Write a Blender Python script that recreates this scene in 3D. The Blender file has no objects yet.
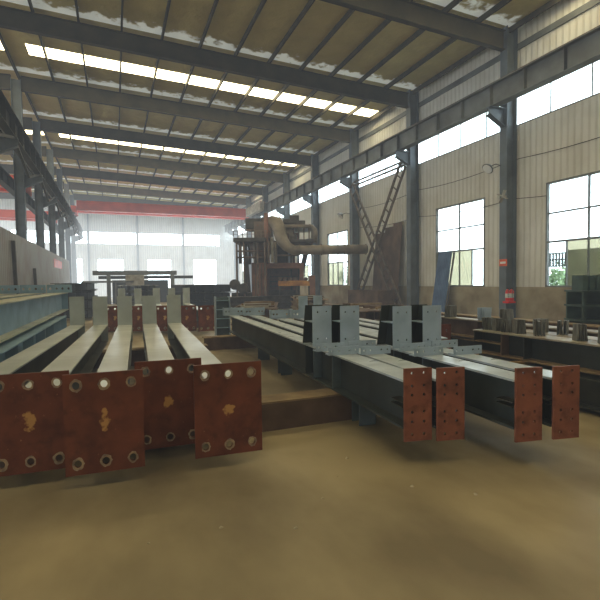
import bpy, bmesh, math, random
from mathutils import Vector, Matrix
random.seed(7)
COL = bpy.context.scene.collection
R = math.radians

# ------------------------------------------------------------------ materials
def srgb(r, g, b):
    f = lambda c: (c/255/12.92) if c/255 <= .04045 else ((c/255+.055)/1.055)**2.4
    return (f(r), f(g), f(b), 1)

def new_mat(name):
    m = bpy.data.materials.new(name); m.use_nodes = True
    nt = m.node_tree; nt.nodes.clear()
    out = nt.nodes.new('ShaderNodeOutputMaterial')
    return m, nt, out

def mat(name, c1, c2=None, rough=.6, metal=0, scale=4, detail=6, bump=0, lo=.35, hi=.65, c3=None, scale3=20, stretch=(1,1,1), rough2=None, spec=.5):
    m, nt, out = new_mat(name); N = nt.nodes; L = nt.links
    b = N.new('ShaderNodeBsdfPrincipled'); L.new(b.outputs[0], out.inputs[0])
    b.inputs['Roughness'].default_value = rough; b.inputs['Metallic'].default_value = metal
    b.inputs['Specular IOR Level'].default_value = spec
    b.inputs['Base Color'].default_value = srgb(*c1)
    if c2:
        tc = N.new('ShaderNodeTexCoord'); mp = N.new('ShaderNodeMapping'); mp.inputs['Scale'].default_value = stretch
        L.new(tc.outputs['Object'], mp.inputs[0])
        n = N.new('ShaderNodeTexNoise'); n.inputs['Scale'].default_value = scale; n.inputs['Detail'].default_value = detail
        L.new(mp.outputs[0], n.inputs['Vector'])
        mr = N.new('ShaderNodeMapRange'); mr.inputs[1].default_value = lo; mr.inputs[2].default_value = hi
        L.new(n.outputs['Fac'], mr.inputs[0])
        mx = N.new('ShaderNodeMix'); mx.data_type = 'RGBA'
        mx.inputs[6].default_value = srgb(*c1); mx.inputs[7].default_value = srgb(*c2)
        L.new(mr.outputs[0], mx.inputs[0]); last = mx.outputs[2]
        if c3:
            n3 = N.new('ShaderNodeTexNoise'); n3.inputs['Scale'].default_value = scale3; n3.inputs['Detail'].default_value = 4
            L.new(mp.outputs[0], n3.inputs['Vector'])
            m3 = N.new('ShaderNodeMapRange'); m3.inputs[1].default_value = .58; m3.inputs[2].default_value = .72
            L.new(n3.outputs['Fac'], m3.inputs[0])
            x3 = N.new('ShaderNodeMix'); x3.data_type = 'RGBA'; x3.inputs[7].default_value = srgb(*c3)
            L.new(last, x3.inputs[6]); L.new(m3.outputs[0], x3.inputs[0]); last = x3.outputs[2]
        L.new(last, b.inputs['Base Color'])
        if rough2 is not None:
            rr = N.new('ShaderNodeMapRange'); rr.inputs[1].default_value = lo; rr.inputs[2].default_value = hi
            rr.inputs[3].default_value = rough; rr.inputs[4].default_value = rough2
            L.new(n.outputs['Fac'], rr.inputs[0]); L.new(rr.outputs[0], b.inputs['Roughness'])
        if bump:
            bp = N.new('ShaderNodeBump'); bp.inputs['Strength'].default_value = bump; bp.inputs['Distance'].default_value = .02
            L.new(n.outputs['Fac'], bp.inputs['Height']); L.new(bp.outputs[0], b.inputs['Normal'])
    return m

def emit(name, c, s):
    m, nt, out = new_mat(name)
    e = nt.nodes.new('ShaderNodeEmission'); e.inputs[0].default_value = srgb(*c); e.inputs[1].default_value = s
    nt.links.new(e.outputs[0], out.inputs[0]); return m

def glass(name, tint=(235,240,240), gloss=.06):
    m, nt, out = new_mat(name); N = nt.nodes
    t = N.new('ShaderNodeBsdfTransparent'); t.inputs[0].default_value = srgb(*tint)
    g = N.new('ShaderNodeBsdfGlossy'); g.inputs['Roughness'].default_value = .1
    x = N.new('ShaderNodeMixShader'); x.inputs[0].default_value = gloss
    nt.links.new(t.outputs[0], x.inputs[1]); nt.links.new(g.outputs[0], x.inputs[2]); nt.links.new(x.outputs[0], out.inputs[0])
    return m

def corrugated(name, c1, c2, axis=0, pitch=.2, dirt=(120,105,80), dirt_z=None):
    """painted ribbed sheet: light and dark ribs with bump along one object axis"""
    m, nt, out = new_mat(name); N = nt.nodes; L = nt.links
    b = N.new('ShaderNodeBsdfPrincipled'); L.new(b.outputs[0], out.inputs[0]); b.inputs['Roughness'].default_value = .6
    tc = N.new('ShaderNodeTexCoord'); sp = N.new('ShaderNodeSeparateXYZ'); L.new(tc.outputs['Object'], sp.inputs[0])
    mu = N.new('ShaderNodeMath'); mu.operation = 'MULTIPLY'; mu.inputs[1].default_value = 1/pitch; L.new(sp.outputs[axis], mu.inputs[0])
    fr = N.new('ShaderNodeMath'); fr.operation = 'FRACT'; L.new(mu.outputs[0], fr.inputs[0])
    pp = N.new('ShaderNodeMath'); pp.operation = 'PINGPONG'; pp.inputs[1].default_value = .5; L.new(fr.outputs[0], pp.inputs[0])
    mr = N.new('ShaderNodeMapRange'); mr.inputs[1].default_value = .1; mr.inputs[2].default_value = .22; L.new(pp.outputs[0], mr.inputs[0])
    mx = N.new('ShaderNodeMix'); mx.data_type = 'RGBA'; mx.inputs[6].default_value = srgb(*c2); mx.inputs[7].default_value = srgb(*c1)
    L.new(mr.outputs[0], mx.inputs[0])
    n = N.new('ShaderNodeTexNoise'); n.inputs['Scale'].default_value = .7; n.inputs['Detail'].default_value = 8; L.new(tc.outputs['Object'], n.inputs['Vector'])
    m2 = N.new('ShaderNodeMapRange'); m2.inputs[1].default_value = .45; m2.inputs[2].default_value = .8; m2.inputs[4].default_value = .7
    L.new(n.outputs['Fac'], m2.inputs[0])
    x2 = N.new('ShaderNodeMix'); x2.data_type = 'RGBA'; x2.inputs[7].default_value = srgb(*dirt)
    L.new(mx.outputs[2], x2.inputs[6]); L.new(m2.outputs[0], x2.inputs[0]); L.new(x2.outputs[2], b.inputs['Base Color'])
    bp = N.new('ShaderNodeBump'); bp.inputs['Strength'].default_value = .6; bp.inputs['Distance'].default_value = .03
    L.new(mr.outputs[0], bp.inputs['Height']); L.new(bp.outputs[0], b.inputs['Normal'])
    return m

def rust_plate_mat(name, seed, mark=True, base=(100,54,38), base2=(124,68,46)):
    """dark red-brown rusted plate with speckles and an orange chalky patch at its middle"""
    m, nt, out = new_mat(name); N = nt.nodes; L = nt.links
    b = N.new('ShaderNodeBsdfPrincipled'); L.new(b.outputs[0], out.inputs[0]); b.inputs['Roughness'].default_value = .5
    b.inputs['Specular IOR Level'].default_value = .3
    tc = N.new('ShaderNodeTexCoord')
    mp = N.new('ShaderNodeMapping'); mp.inputs['Location'].default_value = (seed, seed*2, seed*.3); L.new(tc.outputs['Object'], mp.inputs[0])
    def noise(s, d, lo, hi):
        n = N.new('ShaderNodeTexNoise'); n.inputs['Scale'].default_value = s; n.inputs['Detail'].default_value = d; L.new(mp.outputs[0], n.inputs['Vector'])
        r = N.new('ShaderNodeMapRange'); r.inputs[1].default_value = lo; r.inputs[2].default_value = hi; L.new(n.outputs['Fac'], r.inputs[0]); return r.outputs[0]
    def mix(a, c, f):
        x = N.new('ShaderNodeMix'); x.data_type = 'RGBA'
        if isinstance(a, tuple): x.inputs[6].default_value = srgb(*a)
        else: L.new(a, x.inputs[6])
        x.inputs[7].default_value = srgb(*c); L.new(f, x.inputs[0]); return x.outputs[2]
    c = mix(base, base2, noise(5, 8, .35, .7))
    c = mix(c, (76,44,34), noise(9, 8, .5, .85))
    c = mix(c, (168,112,76), noise(38, 5, .68, .8))
    if mark:
        sp = N.new('ShaderNodeSeparateXYZ'); L.new(tc.outputs['Object'], sp.inputs[0])
        def term(o, c0, k):
            s = N.new('ShaderNodeMath'); s.operation = 'SUBTRACT'; L.new(sp.outputs[o], s.inputs[0]); s.inputs[1].default_value = c0
            q = N.new('ShaderNodeMath'); q.operation = 'MULTIPLY'; L.new(s.outputs[0], q.inputs[0]); q.inputs[1].default_value = k
            p = N.new('ShaderNodeMath'); p.operation = 'MULTIPLY'; L.new(q.outputs[0], p.inputs[0]); L.new(q.outputs[0], p.inputs[1]); return p.outputs[0]
        a = N.new('ShaderNodeMath'); a.operation = 'ADD'; L.new(term(0, 0, 1/.06), a.inputs[0]); L.new(term(2, .53, 1/.095), a.inputs[1])
        nn = N.new('ShaderNodeTexNoise'); nn.inputs['Scale'].default_value = 15; nn.inputs['Detail'].default_value = 3; L.new(mp.outputs[0], nn.inputs['Vector'])
        k = N.new('ShaderNodeMath'); k.operation = 'MULTIPLY_ADD'; L.new(nn.outputs['Fac'], k.inputs[0]); k.inputs[1].default_value = 3.2; k.inputs[2].default_value = -1.3
        s = N.new('ShaderNodeMath'); s.operation = 'ADD'; L.new(a.outputs[0], s.inputs[0]); L.new(k.outputs[0], s.inputs[1])
        r = N.new('ShaderNodeMapRange'); r.inputs[1].default_value = .9; r.inputs[2].default_value = .55; r.inputs[3].default_value = 0; r.inputs[4].default_value = .9
        L.new(s.outputs[0], r.inputs[0])
        c = mix(c, (196,146,84), r.outputs[0])
    L.new(c, b.inputs['Base Color'])
    return m

M = {}
M['floor'] = mat('floor_concrete', (172,156,122), (126,112,88), rough=.42, rough2=.65, scale=.6, detail=15, bump=.12, lo=.4, hi=.6, stretch=(1,.6,1), spec=.4)
M['dado'] = mat('stained_render', (164,152,124), (122,108,84), rough=.9, scale=.9, detail=10)
M['wall'] = corrugated('cream_ribbed_cladding', (214,211,200), (200,196,183), 1, .25, (182,176,158))
M['wall_end'] = corrugated('grey_ribbed_cladding', (192,194,190), (176,178,176), 0, .25, (150,148,138))
M['partition'] = corrugated('grey_ribbed_partition', (150,146,138), (132,127,120), 1, .3, (120,92,76))
M['col'] = mat('blue_grey_column_paint', (98,108,116), (80,88,94), rough=.55, scale=1.5)
M['rafter'] = mat('dusty_dark_rafter_paint', (66,60,44), (46,43,34), rough=.7, scale=1.2)
M['purlin'] = mat('purlin_steel', (62,56,40), (44,40,30), rough=.7, scale=2)
M['runway'] = mat('runway_girder_paint', (112,116,114), (86,88,86), rough=.6, scale=1)
M['runway_dark'] = mat('dark_runway_girder_paint', (58,60,60), (44,46,46), rough=.6, scale=1)
M['red'] = mat('crane_red_paint', (224,80,46), (198,64,38), rough=.5, scale=1)
M['carriage'] = mat('pale_carriage_paint', (176,170,156), (140,134,122), rough=.6, scale=3)
M['glass'] = glass('window_glass')
M['glass_tint'] = glass('dusty_window_glass', (172,172,156), .06)
M['winframe'] = mat('window_frame_paint', (120,124,122), (96,98,96), rough=.6)
M['sky_panel'] = emit('daylight_roof_panel', (255,238,186), 6)
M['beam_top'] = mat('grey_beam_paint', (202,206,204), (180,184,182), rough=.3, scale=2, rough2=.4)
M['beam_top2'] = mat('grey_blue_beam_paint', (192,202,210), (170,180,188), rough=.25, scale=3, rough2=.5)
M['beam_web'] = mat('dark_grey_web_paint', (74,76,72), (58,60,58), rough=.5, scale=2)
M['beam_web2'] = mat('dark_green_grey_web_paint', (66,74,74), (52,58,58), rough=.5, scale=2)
M['stub'] = mat('light_grey_stub_paint', (172,190,208), (156,174,192), rough=.5, scale=4)
M['stiff'] = mat('blue_grey_stiffener_paint', (104,120,130), (88,102,110), rough=.5, scale=3)
M['upright'] = mat('grey_upright_paint', (200,208,208), (184,192,192), rough=.5, scale=3)
M['blue'] = mat('blue_grey_girder_paint', (146,178,200), (124,154,176), rough=.5, scale=2)
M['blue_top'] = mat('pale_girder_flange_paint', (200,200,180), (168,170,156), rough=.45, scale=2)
M['rustbeam'] = mat('brown_rusted_steel', (108,86,72), (84,66,56), rough=.75, scale=3)
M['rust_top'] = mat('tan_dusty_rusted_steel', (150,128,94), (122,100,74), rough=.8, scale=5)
M['rust'] = rust_plate_mat('rust_plate_plain', 9.1, False)
M['rustr'] = [rust_plate_mat('rust_drilled_plate', 3.3+i*4.7, False, (128,76,58), (150,90,66)) for i in range(4)]
M['rustm'] = [rust_plate_mat('rust_marked_plate', 1.7*i+.4) for i in range(6)]
M['rim'] = mat('flame_cut_edge', (176,150,116), (110,92,76), rough=.7, scale=18)
M['darkgirder'] = mat('dark_primer_girder', (60,64,60), (44,46,44), rough=.5, scale=2)
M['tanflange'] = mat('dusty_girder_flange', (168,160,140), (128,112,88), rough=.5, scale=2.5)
M['darkplate'] = mat('dark_steel_plates', (122,120,112), (84,84,78), rough=.5, scale=9, stretch=(4,4,.6))
M['machine'] = mat('machine_brown_paint', (126,108,94), (92,80,70), rough=.7, scale=1.5, c3=(130,84,66), scale3=5)
M['machine_red'] = mat('machine_red_brown', (150,108,90), (118,86,74), rough=.7, scale=1.5)
M['machine_dark'] = mat('machine_dark_steel', (84,78,74), (62,58,56), rough=.7, scale=2)
M['duct'] = mat('duct_steel', (140,128,110), (110,100,86), rough=.55, scale=1.6)
M['orange'] = mat('orange_roller_beam', (196,138,66), (150,100,54), rough=.6, scale=3)
M['brace'] = mat('brace_brown_steel', (104,92,78), (74,66,58), rough=.7, scale=4)
M['rustsheet'] = mat('leaning_rust_sheet', (104,80,62), (70,56,46), rough=.8, scale=1.4)
M['bluesheet'] = mat('blue_sheet', (84,112,150), (62,88,124), rough=.6, scale=2)
M['ext_red'] = mat('extinguisher_red', (214,34,26), rough=.35)
M['white'] = mat('white_paint', (232,232,228), rough=.5)
M['black'] = mat('black_rubber_and_shade', (28,28,28), rough=.6)
M['chrome'] = mat('lamp_metal', (110,110,106), rough=.35, metal=.6)
M['sign'] = mat('orange_red_sign', (214,92,54), rough=.6)
M['rack'] = mat('dark_green_rack_paint', (62,84,78), (46,64,60), rough=.6, scale=3)
M['timber'] = mat('dusty_timber', (166,134,92), (128,100,70), rough=.85, scale=3, stretch=(1,6,1))
M['grass'] = mat('outdoor_ground', (160,160,144), (140,142,124), rough=1, scale=.5)
M['leaf'] = mat('tree_leaves', (150,176,128), (110,140,96), rough=.9, scale=3)
M['bark'] = mat('tree_bark', (92,76,60), rough=.9)
M['outwall'] = mat('outdoor_rendered_wall', (206,210,190), (180,184,166), rough=.9, scale=1)
M['pebble'] = mat('pale_debris', (196,184,156), (150,138,112), rough=.9, scale=20)

# roof sheet: olive-brown insulation, paler crumpled foil with added glow next to the rafters
def roof_mat():
    m, nt, out = new_mat('roof_insulation'); N = nt.nodes; L = nt.links
    b = N.new('ShaderNodeBsdfPrincipled'); L.new(b.outputs[0], out.inputs[0]); b.inputs['Roughness'].default_value = .6
    tc = N.new('ShaderNodeTexCoord'); sp = N.new('ShaderNodeSeparateXYZ'); L.new(tc.outputs['Object'], sp.inputs[0])
    n = N.new('ShaderNodeTexNoise'); n.inputs['Scale'].default_value = 1.1; n.inputs['Detail'].default_value = 8; L.new(tc.outputs['Object'], n.inputs['Vector'])
    mx = N.new('ShaderNodeMix'); mx.data_type = 'RGBA'; mx.inputs[6].default_value = srgb(196,178,112); mx.inputs[7].default_value = srgb(158,142,84); L.new(n.outputs['Fac'], mx.inputs[0])
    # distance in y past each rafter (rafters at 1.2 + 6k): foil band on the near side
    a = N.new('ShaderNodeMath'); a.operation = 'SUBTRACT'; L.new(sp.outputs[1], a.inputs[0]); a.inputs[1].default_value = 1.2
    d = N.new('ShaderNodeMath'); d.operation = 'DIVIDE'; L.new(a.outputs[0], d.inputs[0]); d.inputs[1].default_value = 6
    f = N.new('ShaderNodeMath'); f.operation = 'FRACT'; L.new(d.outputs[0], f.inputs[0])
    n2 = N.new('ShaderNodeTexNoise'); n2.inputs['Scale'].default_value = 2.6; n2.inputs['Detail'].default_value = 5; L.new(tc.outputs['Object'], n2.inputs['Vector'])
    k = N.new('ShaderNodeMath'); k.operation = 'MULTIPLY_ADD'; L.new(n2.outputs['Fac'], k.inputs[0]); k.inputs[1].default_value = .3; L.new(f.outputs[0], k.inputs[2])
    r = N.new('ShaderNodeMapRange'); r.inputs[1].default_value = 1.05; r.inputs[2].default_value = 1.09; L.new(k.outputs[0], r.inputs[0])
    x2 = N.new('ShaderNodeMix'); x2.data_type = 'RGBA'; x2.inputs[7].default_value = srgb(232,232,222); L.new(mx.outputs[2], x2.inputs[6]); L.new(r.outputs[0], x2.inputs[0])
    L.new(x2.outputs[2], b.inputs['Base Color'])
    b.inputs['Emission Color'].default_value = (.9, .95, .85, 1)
    es = N.new('ShaderNodeMath'); es.operation = 'MULTIPLY'; es.inputs[1].default_value = .14; L.new(r.outputs[0], es.inputs[0]); L.new(es.outputs[0], b.inputs['Emission Strength'])  # foil emits faintly, imitating daylight leaking through it
    bp = N.new('ShaderNodeBump'); bp.inputs['Strength'].default_value = .8; bp.inputs['Distance'].default_value = .08
    L.new(n2.outputs['Fac'], bp.inputs['Height']); L.new(bp.outputs[0], b.inputs['Normal'])
    return m
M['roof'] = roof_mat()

# ------------------------------------------------------------------ mesh helpers
class MB:
    def __init__(s): s.bm = bmesh.new()
    def hexa(s, p):  # 8 corners: bottom 4 ccw, top 4 ccw
        v = [s.bm.verts.new(q) for q in p]
        for f in ((0,3,2,1),(4,5,6,7),(0,1,5,4),(1,2,6,5),(2,3,7,6),(3,0,4,7)): s.bm.faces.new([v[i] for i in f])
        return s
    def box(s, x0, x1, y0, y1, z0, z1):
        return s.hexa([(x0,y0,z0),(x1,y0,z0),(x1,y1,z0),(x0,y1,z0),(x0,y0,z1),(x1,y0,z1),(x1,y1,z1),(x0,y1,z1)])
    def bar(s, a, b, w, h, up=(0,0,1)):
        a = Vector(a); b = Vector(b); d = (b-a).normalized(); up = Vector(up)
        if abs(d.dot(up)) > .99: up = Vector((1,0,0))
        r = d.cross(up).normalized()*w/2; u = r.cross(d).normalized()*h/2
        return s.hexa([a-r-u, a+r-u, b+r-u, b-r-u, a-r+u, a+r+u, b+r+u, b-r+u])
    def tube(s, a, b, r, n=16, r2=None, caps=True):
        a = Vector(a); b = Vector(b); d = (b-a).normalized(); r2 = r if r2 is None else r2
        up = Vector((0,0,1)) if abs(d.z) < .99 else Vector((1,0,0))
        x = d.cross(up).normalized(); y = d.cross(x).normalized()
        A = [s.bm.verts.new(a+(x*math.cos(t)+y*math.sin(t))*r) for t in [i*2*math.pi/n for i in range(n)]]
        B = [s.bm.verts.new(b+(x*math.cos(t)+y*math.sin(t))*r2) for t in [i*2*math.pi/n for i in range(n)]]
        for i in range(n):
            f = s.bm.faces.new([A[i], A[(i+1)%n], B[(i+1)%n], B[i]]); f.smooth = n > 8
        if caps: s.bm.faces.new(A[::-1]); s.bm.faces.new(B)
        return s
    def path(s, pts, r, n=16, caps=True):  # swept tube
        pts = [Vector(p) for p in pts]; rings = []
        ref = None
        for i, p in enumerate(pts):
            d = ((pts[min(i+1,len(pts)-1)]-p).normalized()+(p-pts[max(i-1,0)]).normalized()).normalized()
            if ref is None:
                ref = d.cross(Vector((0,0,1)) if abs(d.z) < .9 else Vector((1,0,0))).normalized()
            ref = (ref-d*ref.dot(d)).normalized(); y = d.cross(ref)
            rr = r[i] if isinstance(r, list) else r
            rings.append([s.bm.verts.new(p+(ref*math.cos(t)+y*math.sin(t))*rr) for t in [k*2*math.pi/n for k in range(n)]])
        for A, B in zip(rings, rings[1:]):
            for i in range(n):
                f = s.bm.faces.new([A[i], A[(i+1)%n], B[(i+1)%n], B[i]]); f.smooth = True
        if caps: s.bm.faces.new(rings[0][::-1]); s.bm.faces.new(rings[-1])
        return s
    def plate_holes(s, x0, x1, z0, z1, y0, y1, holes, n=12):
        """flat plate in the x-z plane with real holes (cx, cz, rx, rz)"""
        def ring(pts):
            v = [s.bm.verts.new(p) for p in pts]
            return v, [s.bm.edges.new((v[i], v[(i+1)%len(v)])) for i in range(len(v))]
        loops = [[(x0,z0),(x1,z0),(x1,z1),(x0,z1)]]
        for cx, cz, rx, rz in holes:
            loops.append([(cx+rx*math.cos(t), cz+rz*math.sin(t)) for t in [i*2*math.pi/n for i in range(n)]])
        rings = []
        for y in (y0, y1):
            es = []; vs = []
            for lp in loops:
                v, e = ring([(x, y, z) for x, z in lp]); vs.append(v); es += e
            bmesh.ops.triangle_fill(s.bm, use_beauty=True, edges=es)
            rings.append(vs)
        for A, B in zip(*rings):
            for i in range(len(A)):
                j = (i+1) % len(A)
                s.bm.faces.new([A[i], A[j], B[j], B[i]])
        return s
    def annulus(s, cx, cz, r0, r1, y, rz=1.0, n=18, jit=.0):
        A = []; B = []
        for i in range(n):
            t = i*2*math.pi/n; j = 1+random.uniform(-jit, jit)
            A.append(s.bm.verts.new((cx+r0*math.cos(t), y, cz+r0*rz*math.sin(t)))); B.append(s.bm.verts.new((cx+r1*j*math.cos(t), y, cz+r1*j*rz*math.sin(t))))
        for i in range(n): s.bm.faces.new([A[i], A[(i+1)%n], B[(i+1)%n], B[i]])
        return s
    def build(s, name, m, parent=None, loc=None, rot=None, bevel=0):
        bmesh.ops.recalc_face_normals(s.bm, faces=s.bm.faces)
        me = bpy.data.meshes.new(name); s.bm.to_mesh(me); s.bm.free()
        me.materials.append(m)
        o = bpy.data.objects.new(name, me); COL.objects.link(o)
        if parent is not None: o.parent = parent
        if loc: o.location = loc
        if rot: o.rotation_euler = rot
        if bevel:
            b = o.modifiers.new('edge', 'BEVEL'); b.width = bevel; b.segments = 2; b.limit_method = 'ANGLE'
        return o

def tag(o, label=None, cat=None, group=None, kind=None):
    if label: o['label'] = label
    if cat: o['category'] = cat
    if group: o['group'] = group
    if kind: o['kind'] = kind
    return o
def empty(name, loc=(0,0,0), rz=0, **k):
    o = bpy.data.objects.new(name, None); COL.objects.link(o); o.location = loc; o.rotation_euler = (0,0,rz)
    o.empty_display_size = .2
    return tag(o, **k)
KIDS = lambda o: [c for c in bpy.data.objects if c.parent == o]
def copy_tree(o, loc=None, rz=None, parent=None, **k):
    c = o.copy(); COL.objects.link(c)
    if parent is not None: c.parent = parent
    if loc is not None: c.location = loc
    if rz is not None: c.rotation_euler = (0,0,rz)
    for ch in KIDS(o): copy_tree(ch, parent=c)
    return tag(c, **k)
def box_thing(name, dims, m, label, cat, group=None, kind=None, bevel=0, rz=0, loc=(0,0,0)):
    o = MB().box(*dims).build(name, m, None, loc, (0,0,rz), bevel)
    return tag(o, label, cat, group, kind)

# ------------------------------------------------------------------ camera
H = 1.6
yaw, pitch, roll = R(22.1), R(2.3), R(.7)
fwd = Vector((math.sin(yaw)*math.cos(pitch), math.cos(yaw)*math.cos(pitch), -math.sin(pitch)))
rt = Vector((math.cos(yaw), -math.sin(yaw), 0)); up = rt.cross(fwd)
r2 = rt*math.cos(roll)-up*math.sin(roll); u2 = up*math.cos(roll)+rt*math.sin(roll)
cd = bpy.data.cameras.new('camera'); cam = bpy.data.objects.new('camera', cd); COL.objects.link(cam)
cd.sensor_width = 36; cd.lens = 455*36/600; cd.clip_end = 400; cd.clip_start = .05
mw = Matrix(((r2.x,u2.x,-fwd.x,0),(r2.y,u2.y,-fwd.y,0),(r2.z,u2.z,-fwd.z,H),(0,0,0,1)))
cam.matrix_world = mw
bpy.context.scene.camera = cam

# ================================================================== BUILDING
YB, YE = -9.0, 58.0        # back and end wall
XW, XL, XLL = 14.3, -4.06, -22.3
BAYS = [1.2+6*k for k in range(-1, 10)]      # column lines -4.8 ... 55.2
roofz = lambda x: 11.68-(abs(x+4.06))*.034    # underside of the sheet
S = dict(kind='structure')

tag(MB().box(XLL, XW, YB, YE, -.2, 0).build('floor', M['floor']), 'dusty brown concrete workshop floor', kind='structure')

# --- right wall: dado, cladding pieces around windows, high glazing strip
WZ0, WZ1, SZ0, SZ1 = 1.3, 5.0, 7.4, 9.15
wins = [(y+1.5, y+4.6) for y in BAYS[:-1] ]
wins = [(a, b) for a, b in wins if b < YE-1 and abs(a-20.7) > .1]   # bay behind the crossed braces has no window
b = MB()
b.box(XW, XW+.12, YB, YE, WZ1, SZ0); b.box(XW, XW+.12, YB, YE, SZ1, 11.4)
prev = YB
for a, c in wins:
    b.box(XW, XW+.12, prev, a, WZ0, WZ1); prev = c
b.box(XW, XW+.12, prev, YE, WZ0, WZ1)
tag(b.build('wall_right', M['wall']), 'cream ribbed cladding of the window side wall', kind='structure')
tag(MB().box(XW-.03, XW+.2, YB, YE, 0, WZ0).build('baseboard_right', M['dado']), 'stained rendered dado under the cream cladding', kind='structure')
g = MB(); g.box(XW-.06, XW-.002, YB, YE, 10.2, 10.42); g.box(XW-.06, XW-.002, YB, YE, 9.16, 9.26)
tag(g.build('trim_1', M['runway']), 'long horizontal steel wall rail above the high windows', kind='structure')
# high strip per bay
n = 0
edges = [YB]+BAYS+[YE]
for a, c in zip(edges, edges[1:]):
    if c-a < .5: continue
    n += 1
    r = empty('window_%d' % n, (XW, (a+c)/2, SZ0), kind='structure')
    hl = (c-a)/2
    f = MB(); f.box(0, .1, -hl, hl, 0, .05); f.box(0, .1, -hl, hl, SZ1-SZ0-.05, SZ1-SZ0)
    k = max(1, round((c-a)/1.5))
    for i in range(1, k): yy = -hl+i*(c-a)/k; f.box(.03, .07, yy-.018, yy+.018, .05, SZ1-SZ0-.05)
    f.build('frame', M['winframe'], r)
    MB().box(.045, .055, -hl, hl, .05, SZ1-SZ0-.05).build('pane', M['glass'], r)
for a, c in wins:
    n += 1
    r = empty('window_%d' % n, (XW, (a+c)/2, WZ0), kind='structure'); hl = (c-a)/2; hh = WZ1-WZ0; t = 1.6
    f = MB(); f.box(-.03, .1, -hl, hl, 0, .06); f.box(-.03, .1, -hl, hl, hh-.06, hh)
    for yy in (-hl, hl-.06): f.box(-.03, .1, yy, yy+.06, .06, hh-.06)
    f.box(-.01, .09, -hl+.06, hl-.06, t-.035, t+.035)
    f.box(.0, .085, -hl+.06, hl-.06, t+.98, t+1.035)
    f.box(.005, .085, -.025, .025, t+.035, hh-.06)
    f.box(.01, .08, -hl/2-.015, -hl/2+.015, .06, t-.035); f.box(.01, .08, hl/2-.015, hl/2+.015, .06, t-.035); f.box(.01, .08, -.015, .015, .06, t-.035)
    f.build('frame', M['winframe'], r)
    MB().box(.045, .05, -hl+.06, hl-.06, t, hh-.06).build('pane', M['glass'], r)
    for q in range(4):
        y_ = -hl+.06+q*(hl-.06)/2; MB().box(.045, .05, y_, y_+(hl-.06)/2, .06, t).build('pane', M['glass'] if q == (0 if a > 13 else 3) else M['glass_tint'], r)

# --- end wall (with strip and three lower openings), continuing behind the left bay
ops = [(-1.85, 1.04, 3.1, 4.55), (3.67, 6.5, .8, 4.55), (9.15, 12.1, .8, 4.55), (-4.0, -3.35, .5, 4.6)]
strips = [(-2.6, 2.55), (2.75, 7.9), (8.1, 12.6), (-10.4, -5.2), (-15.6, -10.6), (-20.8, -15.8), (-5.0,-2.8)]
b = MB(); y0, y1 = YE, YE+.12
b.box(XLL, XW, y0, y1, 7.7, 11.6); b.box(XLL, XW, y0, y1, 4.6, 6.25); b.box(XLL, XW, y0, y1, 0, .5)
xs = XLL
for a, c in sorted(strips): b.box(xs, a, y0, y1, 6.25, 7.7); xs = c
b.box(xs, XW, y0, y1, 6.25, 7.7)
xs = XLL
for a, c, z0, z1 in sorted(ops):
    b.box(xs, a, y0, y1, .5, 4.6); xs = c
    if z0 > .5: b.box(a, c, y0, y1, .5, z0)
    if z1 < 4.6: b.box(a, c, y0, y1, z1, 4.6)
b.box(xs, XW, y0, y1, .5, 4.6)
tag(b.build('wall_end', M['wall_end']), 'pale ribbed far end wall', kind='structure')
for a, c, z0, z1 in [(a, c, 6.25, 7.7) for a, c in strips]+ops:
    n += 1
    r = empty('window_%d' % n, ((a+c)/2, YE, z0), kind='structure'); hl = (c-a)/2; hh = z1-z0
    f = MB(); f.box(-hl, hl, 0, .1, 0, .05); f.box(-hl, hl, 0, .1, hh-.05, hh); f.box(-hl, -hl+.05, 0, .1, .05, hh-.05); f.box(hl-.05, hl, 0, .1, .05, hh-.05)
    f.build('frame', M['winframe'], r)
    MB().box(-hl+.05, hl-.05, .045, .05, .05, hh-.05).build('pane', M['glass'], r)
n_t = 1
for x in (-2.7, 2.65, 8.0):
    n_t += 1
    tag(MB().box(x-.1, x+.1, YE-.2, YE-.002, 0, 10.9).build('trim_%d' % n_t, M['col']), 'dark vertical post of the far end wall', kind='structure')
tag(MB().box(XLL, XW, YB-.12, YB, 0, 11.6).build('wall_back', M['wall_end']), 'ribbed wall behind the camera', kind='structure')
b = MB(); b.box(XLL-.12, XLL, YB, YE, 0, 1.3); b.box(XLL-.12, XLL, YB, YE, 5, 7.4); b.box(XLL-.12, XLL, YB, YE, 9.2, 11.4)
for y in BAYS: b.box(XLL-.12, XLL, y-1.4, y+1.4, 1.3, 5)
tag(b.build('wall_left', M['wall']), 'cream ribbed wall of the neighbouring bay', kind='structure')
# partition between the bays, up to 4 m, set between the column lines
b = MB(); b.box(-3.72, -3.64, 4, 44.5, 0, 3.65)
tag(b.build('wall_partition', M['partition']), 'low grey ribbed partition between the two bays', kind='structure')

# --- roof sheet with three daylight strips, built bay by bay
strip_y = [-1.3, 10.7, 22.7, 34.7, 46.7]
def roof_piece(mb, x0, x1, y0, y1):
    za, zb = roofz(x0), roofz(x1)
    mb.hexa([(x0,y0,za),(x1,y0,zb),(x1,y1,zb),(x0,y1,za),(x0,y0,za+.06),(x1,y0,zb+.06),(x1,y1,zb+.06),(x0,y1,za+.06)])
b = MB(); ys = YB
for sy in strip_y:
    roof_piece(b, XL, XW, ys, sy-.5); roof_piece(b, XLL, XL, ys, sy-.5); ys = sy+.5
roof_piece(b, XL, XW, ys, YE); roof_piece(b, XLL, XL, ys, YE)
for sy in strip_y:
    roof_piece(b, 13.9, XW, sy-.5, sy+.5); roof_piece(b, XL, -3.2, sy-.5, sy+.5)
tag(b.build('ceiling', M['roof']), 'olive brown insulated roof underside with pale crumpled foil given a faint daylight glow', kind='structure')
pur_x = [14.0-1.5*i for i in range(0, 25)]
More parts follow.
